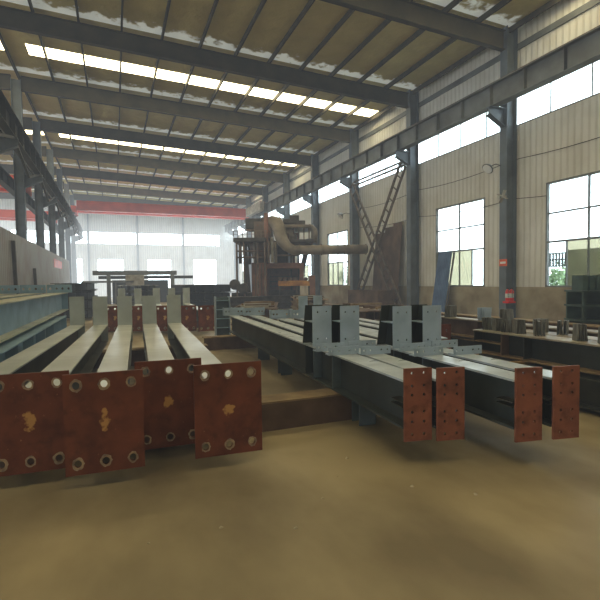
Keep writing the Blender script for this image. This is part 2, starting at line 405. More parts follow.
for i, sy in enumerate(strip_y):
    n += 1
    b = MB(); roof_piece(b, -3.2, 13.9, sy-.5, sy+.5)
    tag(b.build('window_%d' % n, M['sky_panel']), 'bright translucent daylight strip across the roof', kind='structure')
    n += 1
    b = MB(); roof_piece(b, XLL+1, XL, sy-.5, sy+.5)
    tag(b.build('window_%d' % n, M['sky_panel']), 'bright translucent daylight strip over the neighbouring bay', kind='structure')

# purlins
src = None
for x in pur_x:
    z = roofz(x)-.02
    b = MB(); b.box(-.035, .035, YB, YE, -.2, 0)
    o = b.build('ceiling_purlin', M['purlin'], None, (x, 0, z)) if src is None else None
    if src is None: src = o
    else: o = src.copy(); COL.objects.link(o); o.location = (x, 0, z); b.bm.free()
    tag(o, 'long thin roof purlin running down the length of the hall', group='roof purlins', kind='structure')
# rafters: nave and neighbour bay
def rafter(y):
    r = empty('ceiling_rafter', (0, y, 0), kind='structure', group='roof rafters', label='deep dark steel roof rafter spanning the hall')
    def seg(x0, x1, d0, d1):
        zt0, zt1 = roofz(x0)-.23, roofz(x1)-.23
        w = MB()
        w.hexa([(x0,-.006,zt0-d0),(x1,-.006,zt1-d1),(x1,.006,zt1-d1),(x0,.006,zt0-d0),(x0,-.006,zt0),(x1,-.006,zt1),(x1,.006,zt1),(x0,.006,zt0)])
        for (o0, o1) in ((0, 0), (-d0, -d1)):
            w.hexa([(x0,-.11,zt0+o0-.016),(x1,-.11,zt1+o1-.016),(x1,.11,zt1+o1-.016),(x0,.11,zt0+o0-.016),(x0,-.11,zt0+o0),(x1,-.11,zt1+o1),(x1,.11,zt1+o1),(x0,.11,zt0+o0)])
        w.build('rafter_section', M['rafter'], r)
    seg(XL+.2, 9, .66, .66); seg(9, 13.7, .66, .68); seg(XLL+.3, XL-.2, .8, .66)
    return r
ra = rafter(BAYS[0])
for y in BAYS[1:]: copy_tree(ra, (0, y, 0))

# columns: H sections (flanges face the hall), with crane bracket
def column(x, y, z1, side, w=.34, d=.5, br=None, lab=''):
    r = empty('column', (x, y, 0), kind='structure', label=lab)
    f = MB(); f.box(-d/2, -d/2+.02, -w/2, w/2, 0, z1); f.box(d/2-.02, d/2, -w/2, w/2, 0, z1); f.box(-d/2+.02, d/2-.02, -.008, .008, 0, z1)
    f.build('shaft', M['col'], r)
    if br:
        zt = br; s = side
        k = MB(); x0 = s*(d/2); x1 = s*(d/2+.75)
        k.box(min(x0,x1), max(x0,x1), -.12, .12, zt-.03, zt)
        k.hexa([(x0,-.01,zt-.65),(x1,-.01,zt-.28),(x1,.01,zt-.28),(x0,.01,zt-.65),(x0,-.01,zt-.03),(x1,-.01,zt-.03),(x1,.01,zt-.03),(x0,.01,zt-.03)])
        k.hexa([(x0,-.12,zt-.68),(x1,-.12,zt-.31),(x1,.12,zt-.31),(x0,.12,zt-.68),(x0,-.12,zt-.65),(x1,-.12,zt-.28),(x1,.12,zt-.28),(x0,.12,zt-.65)])
        k.build('crane_bracket', M['col'], r)
    return r
rc = column(13.97, BAYS[0], 11.0, -1, br=8.0, lab='blue grey steel column standing against the cream window wall')
rc['group'] = 'columns along the window wall'
for y in BAYS[1:]: copy_tree(rc, (13.97, y, 0))
lc = column(XL, BAYS[2], 11.28, 1, w=.3, d=.42, br=6.9, lab='dark steel column in the row between the two bays')
lc['group'] = 'columns between the bays'
for y in BAYS[3:]: copy_tree(lc, (XL, y, 0))

# --- crane runways
def runway(x, z0, z1, w, m, label):
    r = empty('crane_runway', (x, 0, z0), label=label, cat='crane rail girder')
    h = z1-z0
    f = MB(); f.box(-w/2, w/2, YB+.3, YE-.3, 0, .03); f.box(-w/2, w/2, YB+.3, YE-.3, h-.03, h); f.box(-.01, .01, YB+.3, YE-.3, .03, h-.03)
    y = YB+1.2
    while y < YE-1: f.box(-w/2+.02, w/2-.02, y-.008, y+.008, .03, h-.03); y += 1.5
    f.build('girder', m, r)
    MB().box(-.04, .04, YB+.3, YE-.3, h, h+.1).build('rail', M['rustbeam'], r)
    return r
runway(13.2, 8.0, 8.8, .36, M['runway'], 'grey crane rail girder running along the window wall columns')
lr = runway(-3.35, 6.9, 7.75, .4, M['runway_dark'], 'dark crane rail girder with railed walkway on the inner columns')
w = MB(); w.box(-.75, -.22, 6, YE-1, .82, .86)
w.build('walkway', M['runway_dark'], lr).location = (0, 0, 0)
w = MB()
for x in (-.72,):
    w.box(x-.02, x+.02, 6, YE-1, 1.78, 1.82); w.box(x-.015, x+.015, 6, YE-1, 1.3, 1.33)
    y = 6.5
    while y < YE-1: w.box(x-.018, x+.018, y-.018, y+.018, .86, 1.78); y += .75
w.build('railing', M['brace'], lr)
w = MB()   # bracing lattice under the walkway
y = 7.2
while y < 55:
    w.bar((.12, y, .0), (.12, y+3, -.75), .09, .09); w.bar((.12, y+3, -.75), (.12, y+6, 0), .09, .09); w.bar((.12,y+1.4,-.38),(.12,y+4.6,-.38),.07,.07); y += 6
w.build('lattice', M['runway_dark'], lr)

# --- bridge crane in the nave, red
def bridge(x0, x1, y, z0, z1, label, trolley=True):
    r = empty('bridge_crane', ((x0+x1)/2, y, z0), label=label, cat='crane')
    hl = (x1-x0)/2; h = z1-z0
    for s in (-.0, 1.5):
        b = MB(); b.box(-hl, hl, s-.25, s-.23, .0, h); b.box(-hl, hl, s+.23, s+.25, 0, h); b.box(-hl-.0, hl, s-.3, s+.3, h, h+.03); b.box(-hl, hl, s-.3, s+.3, -.03, 0)
        b.build('girder', M['red'], r)
    return r, hl, h
r, hl, h = bridge(-3.0, 12.95, 45.7, 8.28, 9.08, 'long red bridge crane girder spanning the hall below the roof')
for x, z, m in ((12.76, -.18, M['carriage']), (-3.25, -.43, M['red'])):
    b = MB(); xx = x-4.975; b.box(xx-.2, xx+.24, -5.2 if x > 0 else -.6, -.31 if x > 0 else 2.1, z+.15, z+(.98 if x > 0 else .75))
    e = b.build('end_carriage', m, r, bevel=.03)
    e['label'] = 'pale end carriage' if m is M['carriage'] else 'red end carriage'
    for y in ((-4.6, -.9) if x > 0 else (-.35, 1.85)): MB().tube((xx+(.1 if x < 0 else .3), y, z+(.17 if x < 0 else .95)), (xx+(-.1 if x < 0 else .5), y, z+(.17 if x < 0 else .95)), .13).build('wheel', M['rustbeam'], r)
for y, lab in ((45.0, 'farther orange red crane girder in the neighbouring bay'), (31.0, 'nearer red crane girder in the neighbouring bay, partly behind columns')):
    r, hl, h = bridge(-21.3, -5.0, y, 7.3, 7.9, lab)
    for x in (-21.6, -4.85): MB().box(x+13.15-.15, x+13.15+.15, -.6, 2.1, -.13, .5).build('end_carriage', M['red'], r, bevel=.03)
runway(-4.85, 6.45, 7.07, .3, M['runway_dark'], 'dark crane rail girder on the far face of the inner columns')
runway(-21.7, 6.45, 7.07, .3, M['runway_dark'], 'crane rail girder at the outer side of the neighbouring bay')
# ================================================================== STEEL BEAMS, LEFT GROUP
PLZ0, PLZ1 = .12, .91
HOLES = [(-.2, .82, .027, .031), (0, .82, .027, .031), (.2, .82, .027, .031), (-.2, .21, .026, .03), (0, .21, .026, .03), (.2, .21, .026, .03)]
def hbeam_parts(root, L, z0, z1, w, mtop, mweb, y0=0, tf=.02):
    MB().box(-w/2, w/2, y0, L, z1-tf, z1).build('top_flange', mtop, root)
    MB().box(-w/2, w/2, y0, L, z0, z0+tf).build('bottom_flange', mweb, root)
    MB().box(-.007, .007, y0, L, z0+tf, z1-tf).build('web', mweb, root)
def marked_beam(loc, a, L, m, label, up=.63):
    r = empty('steel_beam', loc, -a, label=label, cat='steel beam', group='grey beams with large rusty end plates')
    p = MB().plate_holes(-.29, .29, PLZ0, PLZ1, -.022, 0, HOLES).build('end_plate', m, r)
    q = MB()
    for cx, cz, rx, rz in HOLES: q.annulus(cx, cz, rx, random.uniform(.038,.046), -.0235, 1.12, jit=.1)
    q.build('hole_rim', M['rim'], p)
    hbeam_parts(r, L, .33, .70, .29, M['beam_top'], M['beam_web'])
    b = MB(); b.box(-.15, .15, L-.02, L, .33 if up else .33, .70+up)
    b.build('upright_plate', M['upright'], r)
    b = MB(); b.hexa([(-.008,L,.33),(.008,L,.33),(.008,L+.35,.33),(-.008,L+.35,.33),(-.008,L,.70+up-.03),(.008,L,.70+up-.03),(.008,L+.15,.70+up-.03),(-.008,L+.15,.70+up-.03)])
    b.build('upright_web', M['beam_web'], r)
    return r
Lspec = [((-1.25,4.12,0), 3.7, 7.1, 'grey beam with rusty end plate, outermost, mostly hidden beside the blue girders'),
         ((-.65,4.10,0), 2.8, 6.85, 'grey beam whose marked rusty end plate sits next to the blue girders'),
         ((-.10,3.88,0), 2.4, 6.8, 'grey beam whose rusty end plate reaches lowest and stands forward at the left'),
         ((.43,4.24,0), 2.4, 6.5, 'grey beam whose marked end plate is set back between two nearer plates'),
         ((.88,3.84,0), 2.9, 6.75, 'grey beam with marked rusty end plate nearest the open floor and cross beam')]
for i, (loc, a, L, lab) in enumerate(Lspec):
    marked_beam(loc, R(a), L, M['rustm'][i], lab)
# second set of the same beams further back
far = marked_beam((2.62,14.0,0), R(2.5), 6.5, M['rustm'][5], 'distant grey beam with rusty end plate, next to the blue grey stub', up=.7)
far['group'] = 'distant beams with rusty end plates'
for (x, y), lab in [((2.03,14.3), 'distant grey beam with rusty end plate, second from the blue grey stub'),
                    ((1.42,14.7), 'distant grey beam with rusty end plate, seen behind the near uprights'),
                    ((.66,15.06), 'distant grey beam with rusty end plate, seen through the gap between near uprights'),
                    ((-.02,15.4), 'distant grey beam with rusty end plate with bright bolt holes between the uprights')]:
    copy_tree(far, (x, y, 0), -R(2.5), label=lab)

# cross bearers on the floor
def bearer(x0, x1, y, h, label, w=.3):
    r = empty('support_beam', ((x0+x1)/2, y, 0), 0, label=label, cat='support beam'); hl = (x1-x0)/2
    MB().box(-hl, hl, 0, w, h-.02, h).build('top_flange', M['rust_top'], r)
    MB().box(-hl, hl, 0, w, 0, .02).build('bottom_flange', M['rustbeam'], r)
    MB().box(-hl, hl, w/2-.15, w/2-.13, .02, h-.02).build('web', M['rustbeam'], r)
    return r
bearer(-1.42, 2.75, 4.6, .315, 'rusty steel beam lying across the floor under the near ends of the grey beams')
bearer(-1.25, 1.75, 9.4, .315, 'rusty beam lying across the floor under the far half of the marked beams')
bearer(1.9, 4.6, 10.7, .315, 'dark rusty beam across the floor under the far ends of the drilled beams')
bearer(-.6, 3.2, 16.4, .315, 'rusty bearer under the distant plated beams')

# ================================================================== RIGHT GROUP OF BEAMS WITH DRILLED END PLATES
RZ0, RZ1 = .32, .75
def bolt_plate(mb, x0, x1, z0, z1, y0, y1, xs, zs, r=.011):
    mb.plate_holes(x0, x1, z0, z1, y0, y1, [(x, z, r, r*1.1) for z in zs for x in xs], n=8)
def drilled_beam(loc, a, L, m, ystub, label, cross=((-.75,0),(-1.15,-.1)), small=None):
    r = empty('drilled_beam', loc, -R(a), label=label, cat='steel beam', group='grey beams with drilled rusty end plates')
    z0, z1 = .22, .85; hgt = z1-z0
    b = MB(); bolt_plate(b, -.128, .128, z0, z1, -.02, 0, (-.055, .055), [z1-hgt*f for f in (.065,.24,.365,.60,.735,.905)], .0125)
    p = b.build('end_plate', m, r); p.rotation_euler = (0,0,-R(7))
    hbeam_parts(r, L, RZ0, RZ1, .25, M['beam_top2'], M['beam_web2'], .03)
    # web stiffener pair near the plate
    for z in (.5, .54): MB().box(-.12, -.007, .05, .25, z, z+.008).build('stiffener', M['beam_web'], r)
    for yy, dw in ((ystub, .12), (ystub+.33, .12), (ystub-.62, .12)):
        b = MB(); b.box(-dw, -.007, yy-.008, yy+.008, RZ0+.02, RZ1-.02)
        b.build('stiffener', M['stiff'] if yy < ystub+.1 else M['beam_web2'], r)
    # the column stub standing on the beam
    y = ystub; zt = RZ1+.53
    b = MB(); bolt_plate(b, -.133, .133, RZ1, zt, y-.015, y, (-.062, .062), (RZ1+.1, zt-.08), .011)
    s = b.build('column_stub', M['stub'], r)
    b = MB(); b.hexa([(-.006,y,RZ1),(.006,y,RZ1),(.006,y+.40,RZ1),(-.006,y+.40,RZ1),(-.006,y,zt),(.006,y,zt),(.006,y+.28,zt),(-.006,y+.28,zt)])
    b.hexa([(-.125,y+.40,RZ1),(.125,y+.40,RZ1),(.125,y+.415,RZ1),(-.125,y+.415,RZ1),(-.125,y+.28,zt),(.125,y+.28,zt),(.125,y+.295,zt),(-.125,y+.295,zt)])
    b.build('stub_web', M['beam_web2'], s)
    b = MB(); b.box(-.12, .12, y, y+.31, RZ1+.31, RZ1+.322); b.build('stub_stiffener', M['stub'], s)
    for dy, dx in cross:
        b = MB(); bolt_plate(b, -.19+dx, .19+dx, RZ1, RZ1+.095, y+dy-.012, y+dy, (-.15+dx, -.07+dx, .07+dx, .15+dx), (RZ1+.05,), .012)
        b.box(-.19+dx, .19+dx, y+dy, y+dy+.1, RZ1, RZ1+.012)
        b.build('cleat_plate', M['stub'], r)
    # cleats on the far end
    b = MB(); bolt_plate(b, -.27, .27, RZ1, RZ1+.2, L-.25, L-.235, (-.2,-.12,.12,.2), (RZ1+.1,), .022)
    for x in (-.265, -.04, .04, .25): b.box(x, x+.015, L-.237, L-.1, RZ1, RZ1+.2)
    b.build('cleat_plate', M['stub'], r)
    if small:
        ys = small; b = MB(); b.box(-.11, .11, ys-.012, ys, RZ1, RZ1+.52); b.box(-.006, .006, ys, ys+.25, RZ1, RZ1+.5)
        b.build('column_stub', M['stub'], r)
    return r
drilled_beam((2.385,3.22,0), 3.1, 8.6, M['rustr'][0], 2.2, 'grey beam with drilled rusty end plate, first from the bare floor gap, lower edge lit', ((-.75,-.03),(-.42,-.06)))
drilled_beam((2.65,3.12,0), 4.6, 8.4, M['rustr'][1], 2.13, 'grey beam with drilled rusty end plate close against the first one from the gap', ((-.70,.02),(-.2,.08)))
drilled_beam((3.23,2.83,0), 2.9, 7.4, M['rustr'][2], 1.98, 'grey beam with drilled rusty end plate, third from the bare floor gap', ((-.62,-.04),(-.25,-.0)))
drilled_beam((3.575,2.75,0), 3.7, 7.3, M['rustr'][3], 1.95, 'grey beam with drilled rusty end plate nearest the dark girder stack', ((-.62,.05),(-.1,.12)), small=7.0)
# blue grey end stub standing at the far end of the row
r = empty('steel_stub', (2.74, 12.5, 0), -R(3), label='tall blue grey steel stub standing behind the far end of the drilled beams', cat='steel stub')
for x in (-.2, .18): MB().box(x, x+.02, -.15, .15, 0, 1.22).build('flange', M['stub'], r)
MB().box(-.18, .18, -.01, .01, 0, 1.2).build('web', M['stiff'], r)
for z in (.35, .6, .85, 1.1): MB().box(-.18, .18, -.15, -.01, z, z+.015).build('stiffener', M['blue'], r)
# support blocks
blk = None
for x, y, lab in [(2.56,4.35,'short blue grey support block under the first drilled beam'), (3.42,3.9,'dark support block behind the second drilled end plate'),
             (2.7,7.3,'dark support block midway under the first drilled beam'), (2.82,8.9,'dark support block far under the first drilled beam'),
             (3.62,4.2,'dark support block under the fourth drilled beam'), (3.6,7.6,'support block under the middle of the third drilled beam')]:
    if blk is None:
        blk = empty('support_block', (x, y, 0), -R(4))
        MB().box(-.1, .1, 0, .012, 0, .31).build('side_plate', M['stiff'], blk)
        MB().box(-.1, .1, .19, .202, 0, .31).build('side_plate', M['stiff'], blk)
        MB().box(-.006, .006, .012, .19, 0, .31).build('web', M['stiff'], blk); o = blk
    else: o = copy_tree(blk, (x, y, 0), -R(4))
    tag(o, lab, 'support block', 'blocks under the drilled beams')

# ================================================================== BLUE GIRDERS (left edge)
def girder(name, loc, a, L, z0, z1, w, mt, mw, label, cat='girder', group=None, stiff=2.0, y0=0, cleat=False, mbot=None):
    r = empty(name, loc, -R(a), label=label, cat=cat, group=group)
    MB().box(-w/2, w/2, y0, L, z1-.022, z1).build('top_flange', mt, r)
    MB().box(-w/2, w/2, y0, L, z0, z0+.022).build('bottom_flange', mbot or mt, r)
    MB().box(-.008, .008, y0, L, z0+.022, z1-.022).build('web', mw, r)
    y = L-.02
    while y > y0:
        s = 1 if name == 'blue_girder' else -1
        MB().box(min(s*.008, s*(w/2-.01)), max(s*.008, s*(w/2-.01)), y-.008, y+.008, z0+.022, z1-.022).build('stiffener', mw, r); y -= stiff
    if cleat:
        b = MB(); bolt_plate(b, -.34, .34, z1, z1+.25, L-.4, L-.38, (-.25,-.08,.08,.25), (z1+.13,), .035)
        for x in (-.33,-.02,.31): b.box(x, x+.02, L-.382, L-.2, z1, z1+.25)
        b.build('cleat_plate', M['blue'], r)
    return r
for i, x in enumerate((-1.78, -2.5, -3.2)):
    labs = ['blue grey girder on top of its stack, side facing the marked beams', 'blue grey upper girder, middle one of the stack', 'blue grey upper girder, innermost toward the partition']
    girder('blue_girder', (x, 0, 0), .7, 16.2, .80, 1.35, .4, M['blue_top'], M['blue'], labs[i], stiff=14, y0=4.5, cleat=True, group='upper blue grey girders', mbot=M['blue_top'])
    labs = ['blue grey lower girder resting near the floor beside the marked beams', 'lower blue girder, middle of the stack base', 'lower blue girder, innermost of the stack base']
    girder('blue_girder', (x+.12, 0, 0), .7, 14.5, .22, .72, .38, M['blue'], M['blue'], labs[i], stiff=1.3, y0=4.5, group='lower blue grey girders')
for y, lab in ((6.5, 'timber bearer under the near part of the blue girders'), (13, 'timber bearer under the far part of the blue girders')):
    box_thing('timber_bearer', (-3.5, -1.45, y, y+.2, 0, .215), M['timber'], lab, 'timber')
    box_thing('timber_spacer', (-3.4, -1.55, y, y+.12, .725, .795), M['timber'], lab.replace('bearer under', 'spacer between upper and lower girders at'), 'timber')

# ================================================================== DARK GIRDERS (right)
girder('dark_girder', (5.36,0,0), 0, 5.58, .47, .82, .34, M['tanflange'], M['darkgirder'], 'dark plate girder with dusty top flange, nearest right stack', stiff=20, y0=-1.5, mbot=M['rust_top'])
for yy, mm in ((5.02, M['rustbeam']), (4.62, M['darkgirder'])): MB().box(-.16, -.008, yy, yy+.014, .492, .798).build('stiffener', mm, bpy.data.objects['dark_girder'])
MB().box(-.16, -.008, 5.034, 5.57, .64, .655).build('shelf_stiffener', M['rust_top'], bpy.data.objects['dark_girder'])
girder('dark_girder', (5.25,0,0), 0, 5.2, .06, .42, .3, M['darkgirder'], M['darkgirder'], 'dark girder on the floor beneath the dusty topped girder', stiff=1.1, y0=-1.5)
girder('dark_girder', (5.9,0,0), 0, 5.3, .47, .80, .34, M['tanflange'], M['darkgirder'], 'second dark girder lying directly behind the nearest of the stack', stiff=1.1, y0=-1.5)
girder('dark_girder', (6.55,0,0), 0, 8.0, .47, .82, .3, M['tanflange'], M['rustbeam'], 'brown dusty girder behind the drilled beams, beyond the plate bundles', stiff=1.2, y0=1, mbot=M['rust_top'])
girder('dark_girder', (6.6,0,0), 0, 8.0, .06, .42, .3, M['rust_top'], M['darkgirder'], 'dark lower girder beneath the brown dusty girder', stiff=1.2, y0=1)
girder('brown_girder', (8.6,2.,0), -2, 9, .25, .70, .3, M['rust_top'], M['rustbeam'], 'long tan brown girder on the floor parallel to the stained dado', stiff=3, y0=0)
girder('brown_girder', (10.3,4.,0), 0, 12, .0, .5, .3, M['rust_top'], M['rustbeam'], 'long brown girder lying closest to the stained dado', stiff=3, y0=0)
for x, y, lab in ((4.85, .5, 'near'), (4.85, 4.6, 'far')):
    box_thing('timber_bearer', (x, 6.1, y, y+.1, .0, .055), M['timber'], 'flat timber under the %s end of the lowest dark girder' % lab, 'timber')
    box_thing('timber_bearer', (x, 6.1, y, y+.1, .425, .465), M['timber'], 'flat timber between dark girders at the %s end' % lab, 'timber')
for y in (2.0, 6.5): box_thing('timber_bearer', (6.3, 6.9, y, y+.1, 0, .055), M['timber'], 'flat timber under the brown dusty girder stack at %s' % ('its near end' if y < 3 else 'its far end'), 'timber')
for y in (2.0, 6.5): box_thing('timber_bearer', (6.3, 6.9, y, y+.1, .425, .465), M['timber'], 'flat timber between brown dusty and lower girder at %s' % ('the near end' if y < 3 else 'the far end'), 'timber')
# rusty plated beam end between
r = empty('steel_beam', (6.0, 7.3, 0), -R(5), label='rusty end plate of a short beam between the stub and brown girder', cat='steel beam')
b = MB(); bolt_plate(b, -.2, .2, .2, .72, -.02, 0, (-.1,.1), (.6,.32), .02); b.build('end_plate', M['rust'], r)
hbeam_parts(r, 2.4, .22, .62, .22, M['tanflange'], M['beam_web'], 0)
box_thing('timber_bearer', (5.7, 6.3, 8.2, 8.35, 0, .215), M['timber'], 'timber under the short beam with plain rusty end plate', 'timber')

# plate bundles standing on girders
def bundle(x, y, z, w, h, k, rz, label, m=None):
    r = empty('plate_bundle', (x, y, z), rz, label=label, cat='steel plates', group='small steel plate bundles standing on the girders')
    for i in range(k):
        t = .012; yy = (i-k/2)*(.15/k); lean = random.uniform(-.015, .02)
        b = MB(); b.hexa([(-w/2,yy,0),(w/2,yy,0),(w/2,yy+t,0),(-w/2,yy+t,0),(-w/2,yy+lean,h),(w/2,yy+lean,h),(w/2,yy+t+lean,h),(-w/2,yy+t+lean,h)])
        b.build('plate', m or M['darkplate'], r)
    return r
hh = .19
for x, y, w, h, k, rz, lab in [
    (5.36,5.44,.14,.19,5,.5,'bundle of small plates at the far end of the dusty topped girder'),
    (5.36,5.25,.12,.19,4,1.3,'second plate bundle from the far end, edge on with bright edge'),
    (5.36,5.07,.14,.18,4,.3,'third plate bundle from the girder end'),
    (5.36,4.86,.15,.2,5,1.2,'brownish bundle of plates before the lone bundle'),
    (5.9,4.95,.2,.2,5,.2,'wide plate bundle on the second dark girder'),
    (5.36,4.53,.12,.2,4,.9,'dark plate bundle standing last before the bare stretch of flange'),
    (5.9,4.6,.16,.2,4,.5,'plate bundle on the second dark girder nearer the rack'),
    (5.36,3.94,.13,.21,4,1.1,'lone plate bundle on the bare stretch of dusty flange'),
    (5.36,3.62,.16,.2,4,.9,'plate bundle past the lone bundle, standing in front of the rack')]:
    bundle(x, y, .82 if x < 5.5 else .80, w, h, k, rz, lab)
for x, y, lab in [(6.55,7.7,'plate bundle at the far end of the brown dusty girder'), (6.55,6.75,'middle plate bundle on the brown dusty girder'), (6.55,6.2,'grey plate bundle on the brown girder nearer the stack')]:
    bundle(x, y, .82, .24, .24, 5, .25, lab, M['stub'] if '6.75' in str(y) else None)

# dark rack with shelves near the big window
r = empty('steel_rack', (9.3, 6.35, 0), -R(24), label='dark green steel rack with shelves in front of the big window', cat='rack')
for x in (-.55, .52):
    for y in (-.3, .27): MB().box(x, x+.05, y, y+.05, 0, 1.32).build('post', M['rack'], r)
for z in (.35, .72, 1.02, 1.32): MB().box(-.58, .6, -.32, .34, z, z+.035).build('shelf', M['rack'], r)
MB().box(-.55, .57, .30, .315, .38, 1.31).build('back_panel', M['rack'], r)
b = empty('plate_stack', (9.3, 6.35, 1.357), -R(24), label='row of upright dark green plates on the top shelf of the rack', cat='steel plates')
for i in range(7): MB().box(-.5+i*.14, -.4+i*.14, -.2, .2, 0, random.uniform(.26,.32)).build('plate', M['rack'], b)

# ================================================================== MACHINE (shot blasting unit) + duct
mr_ = empty('blasting_machine', (fwd.x*27, fwd.y*27, 0), -yaw, label='large brown shot blasting machine with ducts, platform and open chamber', cat='machine')
mr_.location = (27*math.sin(yaw), 27*math.cos(yaw), 0)
PX = 27/455
def ux(x): return (x-300)*PX
def uz(y, x=280): return 1.6+((281.8-.012*(x-300))-y)*PX
def mbox(nm, x0, x1, y0, y1, d0, d1, m, bev=.03):
    return MB().box(ux(x0), ux(x1), d0, d1, uz(y1), uz(y0)).build(nm, m, mr_, bevel=bev)
# chamber: red-brown body with open mouth
c = MB(); x0, x1, x2 = ux(253), ux(268), ux(300); zt, z0 = uz(263), 0
c.box(x0, x1, -.6, 2.6, 0, zt); c.box(x1, x2, -.4, 2.6, zt-.35, zt-.02); c.box(x1, x2, 2.2, 2.6, 0, zt-.35)
c.box(x2, x2+.25, -.4, 2.6, zt-1.2, zt-.02)
c.build('chamber', M['machine_red'], mr_, bevel=.03)
for z in (.7, 1.0, 1.3, 1.6, 1.9): MB().box(x1, x2, 2.1, 2.2, z, z+.08).build('chamber_rib', M['machine'], mr_)
for x in (x0+.2, x0+.55): MB().box(x, x+.06, -.64, -.6, .2, zt-.1).build('chamber_rib', M['machine'], mr_)
c = MB(); c.box(ux(268), ux(300), .6, .75, .3, 1.1); c.build('inner_panel', M['machine_dark'], mr_)
# roller conveyor
for d0 in (-.9, .3): MB().box(ux(279), ux(310), d0, d0+.2, uz(286), uz(281)).build('conveyor_rail', M['orange'], mr_)
for i in range(6): x = ux(281+i*5); MB().tube((x, -.7, uz(279.5)), (x, .3, uz(279.5)), .11).build('roller', M['machine'], mr_)
for x in (280, 296, 308): mbox('conveyor_leg', x, x+2, 286, 308, -.9, -.75, M['machine_dark'])
mbox('end_frame', 309, 315, 276, 306, -.9, .5, M['machine_red'])
# platform and storey above
mbox('platform', 237, 268, 239.5, 243.5, -1.2, 2.2, M['machine_dark'])
for x in (239, 246, 259, 266): mbox('platform_leg', x, x+1.6, 243.5, 305, -1.1, -.9, M['machine'])
for x in (241, 264, 290, 298): mbox('platform_leg', x, x+2, 243.5, 300, 1.9, 2.1, M['machine_dark'])
c = MB()
for k in range(8): x = ux(237+k*4.4); c.box(x, x+.04, -1.2, -1.16, uz(239.5), uz(233))
c.box(ux(237), ux(269), -1.2, -1.16, uz(233.4), uz(232.8)); c.box(ux(237), ux(269), -1.2, -1.16, uz(236.4), uz(236)); c.build('handrail', M['machine'], mr_)
mbox('upper_deck', 282, 314, 241, 244, -.8, 2.2, M['machine_dark'])
mbox('hopper_box', 256, 273, 223, 240, -.6, 1.6, M['machine'])
mbox('hopper_box', 247, 262, 219, 229, -.2, 1.6, M['machine_dark'])
mbox('filter_box', 262, 282, 217, 228, .2, 2.0, M['machine'])
mbox('elevator_casing', 266, 270, 215, 263, -.7, -.2, M['machine_red'])
mbox('elevator_casing', 272, 275, 238, 263, -.6, -.2, M['carriage'])
c = MB(); c.tube((ux(262), .3, uz(240)), (ux(260.5), .3, uz(263)), .9, 20, .35); c.build('cyclone', M['machine'], mr_)
c = MB(); c.tube((ux(280), .8, uz(243)), (ux(281), .8, uz(263)), .75, 20, .3); c.build('cyclone', M['machine_dark'], mr_)
for x in (284, 289, 294, 299, 304, 309): mbox('upper_post', x, x+1.2, 230, 241, -.7, -.6, M['machine'])
mbox('deck_panel', 286, 300, 232, 241, .6, .7, M['machine_red'])
mbox('roof_cover', 284, 312, 227, 230, -.9, 1.8, M['duct'])
mbox('motor', 291, 300, 217, 225, -.4, .6, M['machine_dark'])
mbox('motor', 284, 296, 220, 224, -.2, .8, M['machine_dark'])
mbox('motor', 296, 306, 222, 227, -.4, .6, M['machine_dark'])
c = MB(); c.path([(ux(309), -.5, uz(229)), (ux(312), -.5, uz(229.5)), (ux(314.5), -.5, uz(232)), (ux(315), -.5, uz(236)), (ux(314.5), -.5, uz(244))], .2); c.build('side_duct', M['duct'], mr_)
c = MB(); c.path([(ux(284), -.5, uz(232)), (ux(290), -.5, uz(233)), (ux(294), -.5, uz(238)), (ux(294), -.5, uz(243))], .22); c.build('side_duct', M['duct'], mr_)
MB().bar((ux(309), 0, uz(244)), (ux(301), 0, uz(275)), .18, .3).build('inclined_strut', M['machine_dark'], mr_); MB().bar((ux(246), 0, uz(244)), (ux(250), 0, uz(300)), .12, .2).build('inclined_strut', M['machine_dark'], mr_)
for x, dd, m_ in ((243,-.9,'machine'),(250,.2,'machine_dark'),(257,-.8,'duct'),(270,-.9,'machine'),(277,-.6,'duct'),(287,.4,'machine_dark'),(294,.9,'machine')):
    MB().tube((ux(x), dd, uz(264)), (ux(x), dd, uz(243)), .09, 10).build('riser_pipe', M[m_], mr_)
for x0_, x1_, y_, dd in ((240,268,252,-.9),(240,268,258,-.9),(272,300,256,-.5),(248,300,246.5,.3),(247,270,231,-.4)):
    MB().tube((ux(x0_), dd, uz(y_)), (ux(x1_), dd, uz(y_)), .05, 8).build('cross_pipe', M['machine'], mr_)
# drive wheels at left
for x, y in ((238, 284), (246, 288)):
    c = MB(); c.tube((ux(x), -1.3, uz(y)), (ux(x), -1.05, uz(y)), .3, 24); c.tube((ux(x), -1.4, uz(y)), (ux(x), -1.0, uz(y)), .12); c.build('drive_wheel', M['machine_dark'], mr_)
mbox('drive_frame', 234, 253, 292, 308, -1.0, .5, M['machine_dark'])
# big duct: elbow then straight run toward the wall
zz = 1.6+(281.5-250)*25.9/455
el = [(270,225,-.1),(274,223.5,-.3),(278,225,-.5),(280.5,230,-.7),(281.5,236,-.9),(284,243,-1.05),(288,248,-1.1),(293,250,-1.1),(300,250,-1.1)]
pts = [(ux(x), y_, uz(y)) for x, y, y_ in el]; pts[-1] = (ux(300), -1.1, zz); pts[-2] = (ux(294), -1.1, zz)
MB().path(pts, [.4, .4, .4, .38, .36, .34, .3, .27, .27], 20).build('duct_elbow', M['duct'], mr_)
MB().tube((ux(300), -1.1, zz), ((367-300)*25.9/455, -1.1, zz), .27, 24).build('exhaust_duct', M['duct'], mr_)
for x in (300, 322, 345, 366): xx = (x-300)*25.9/455; MB().tube((xx-.03, -1.1, zz), (xx+.03, -1.1, zz), .31, 24).build('duct_flange', M['duct'], mr_)
MB().tube(((367.3-300)*25.9/455, -1.1, zz), ((367.8-300)*25.9/455, -1.1, zz), .22, 20).build('duct_mouth_shade', M['black'], mr_)  # solid black disc paints the shade inside the open pipe end
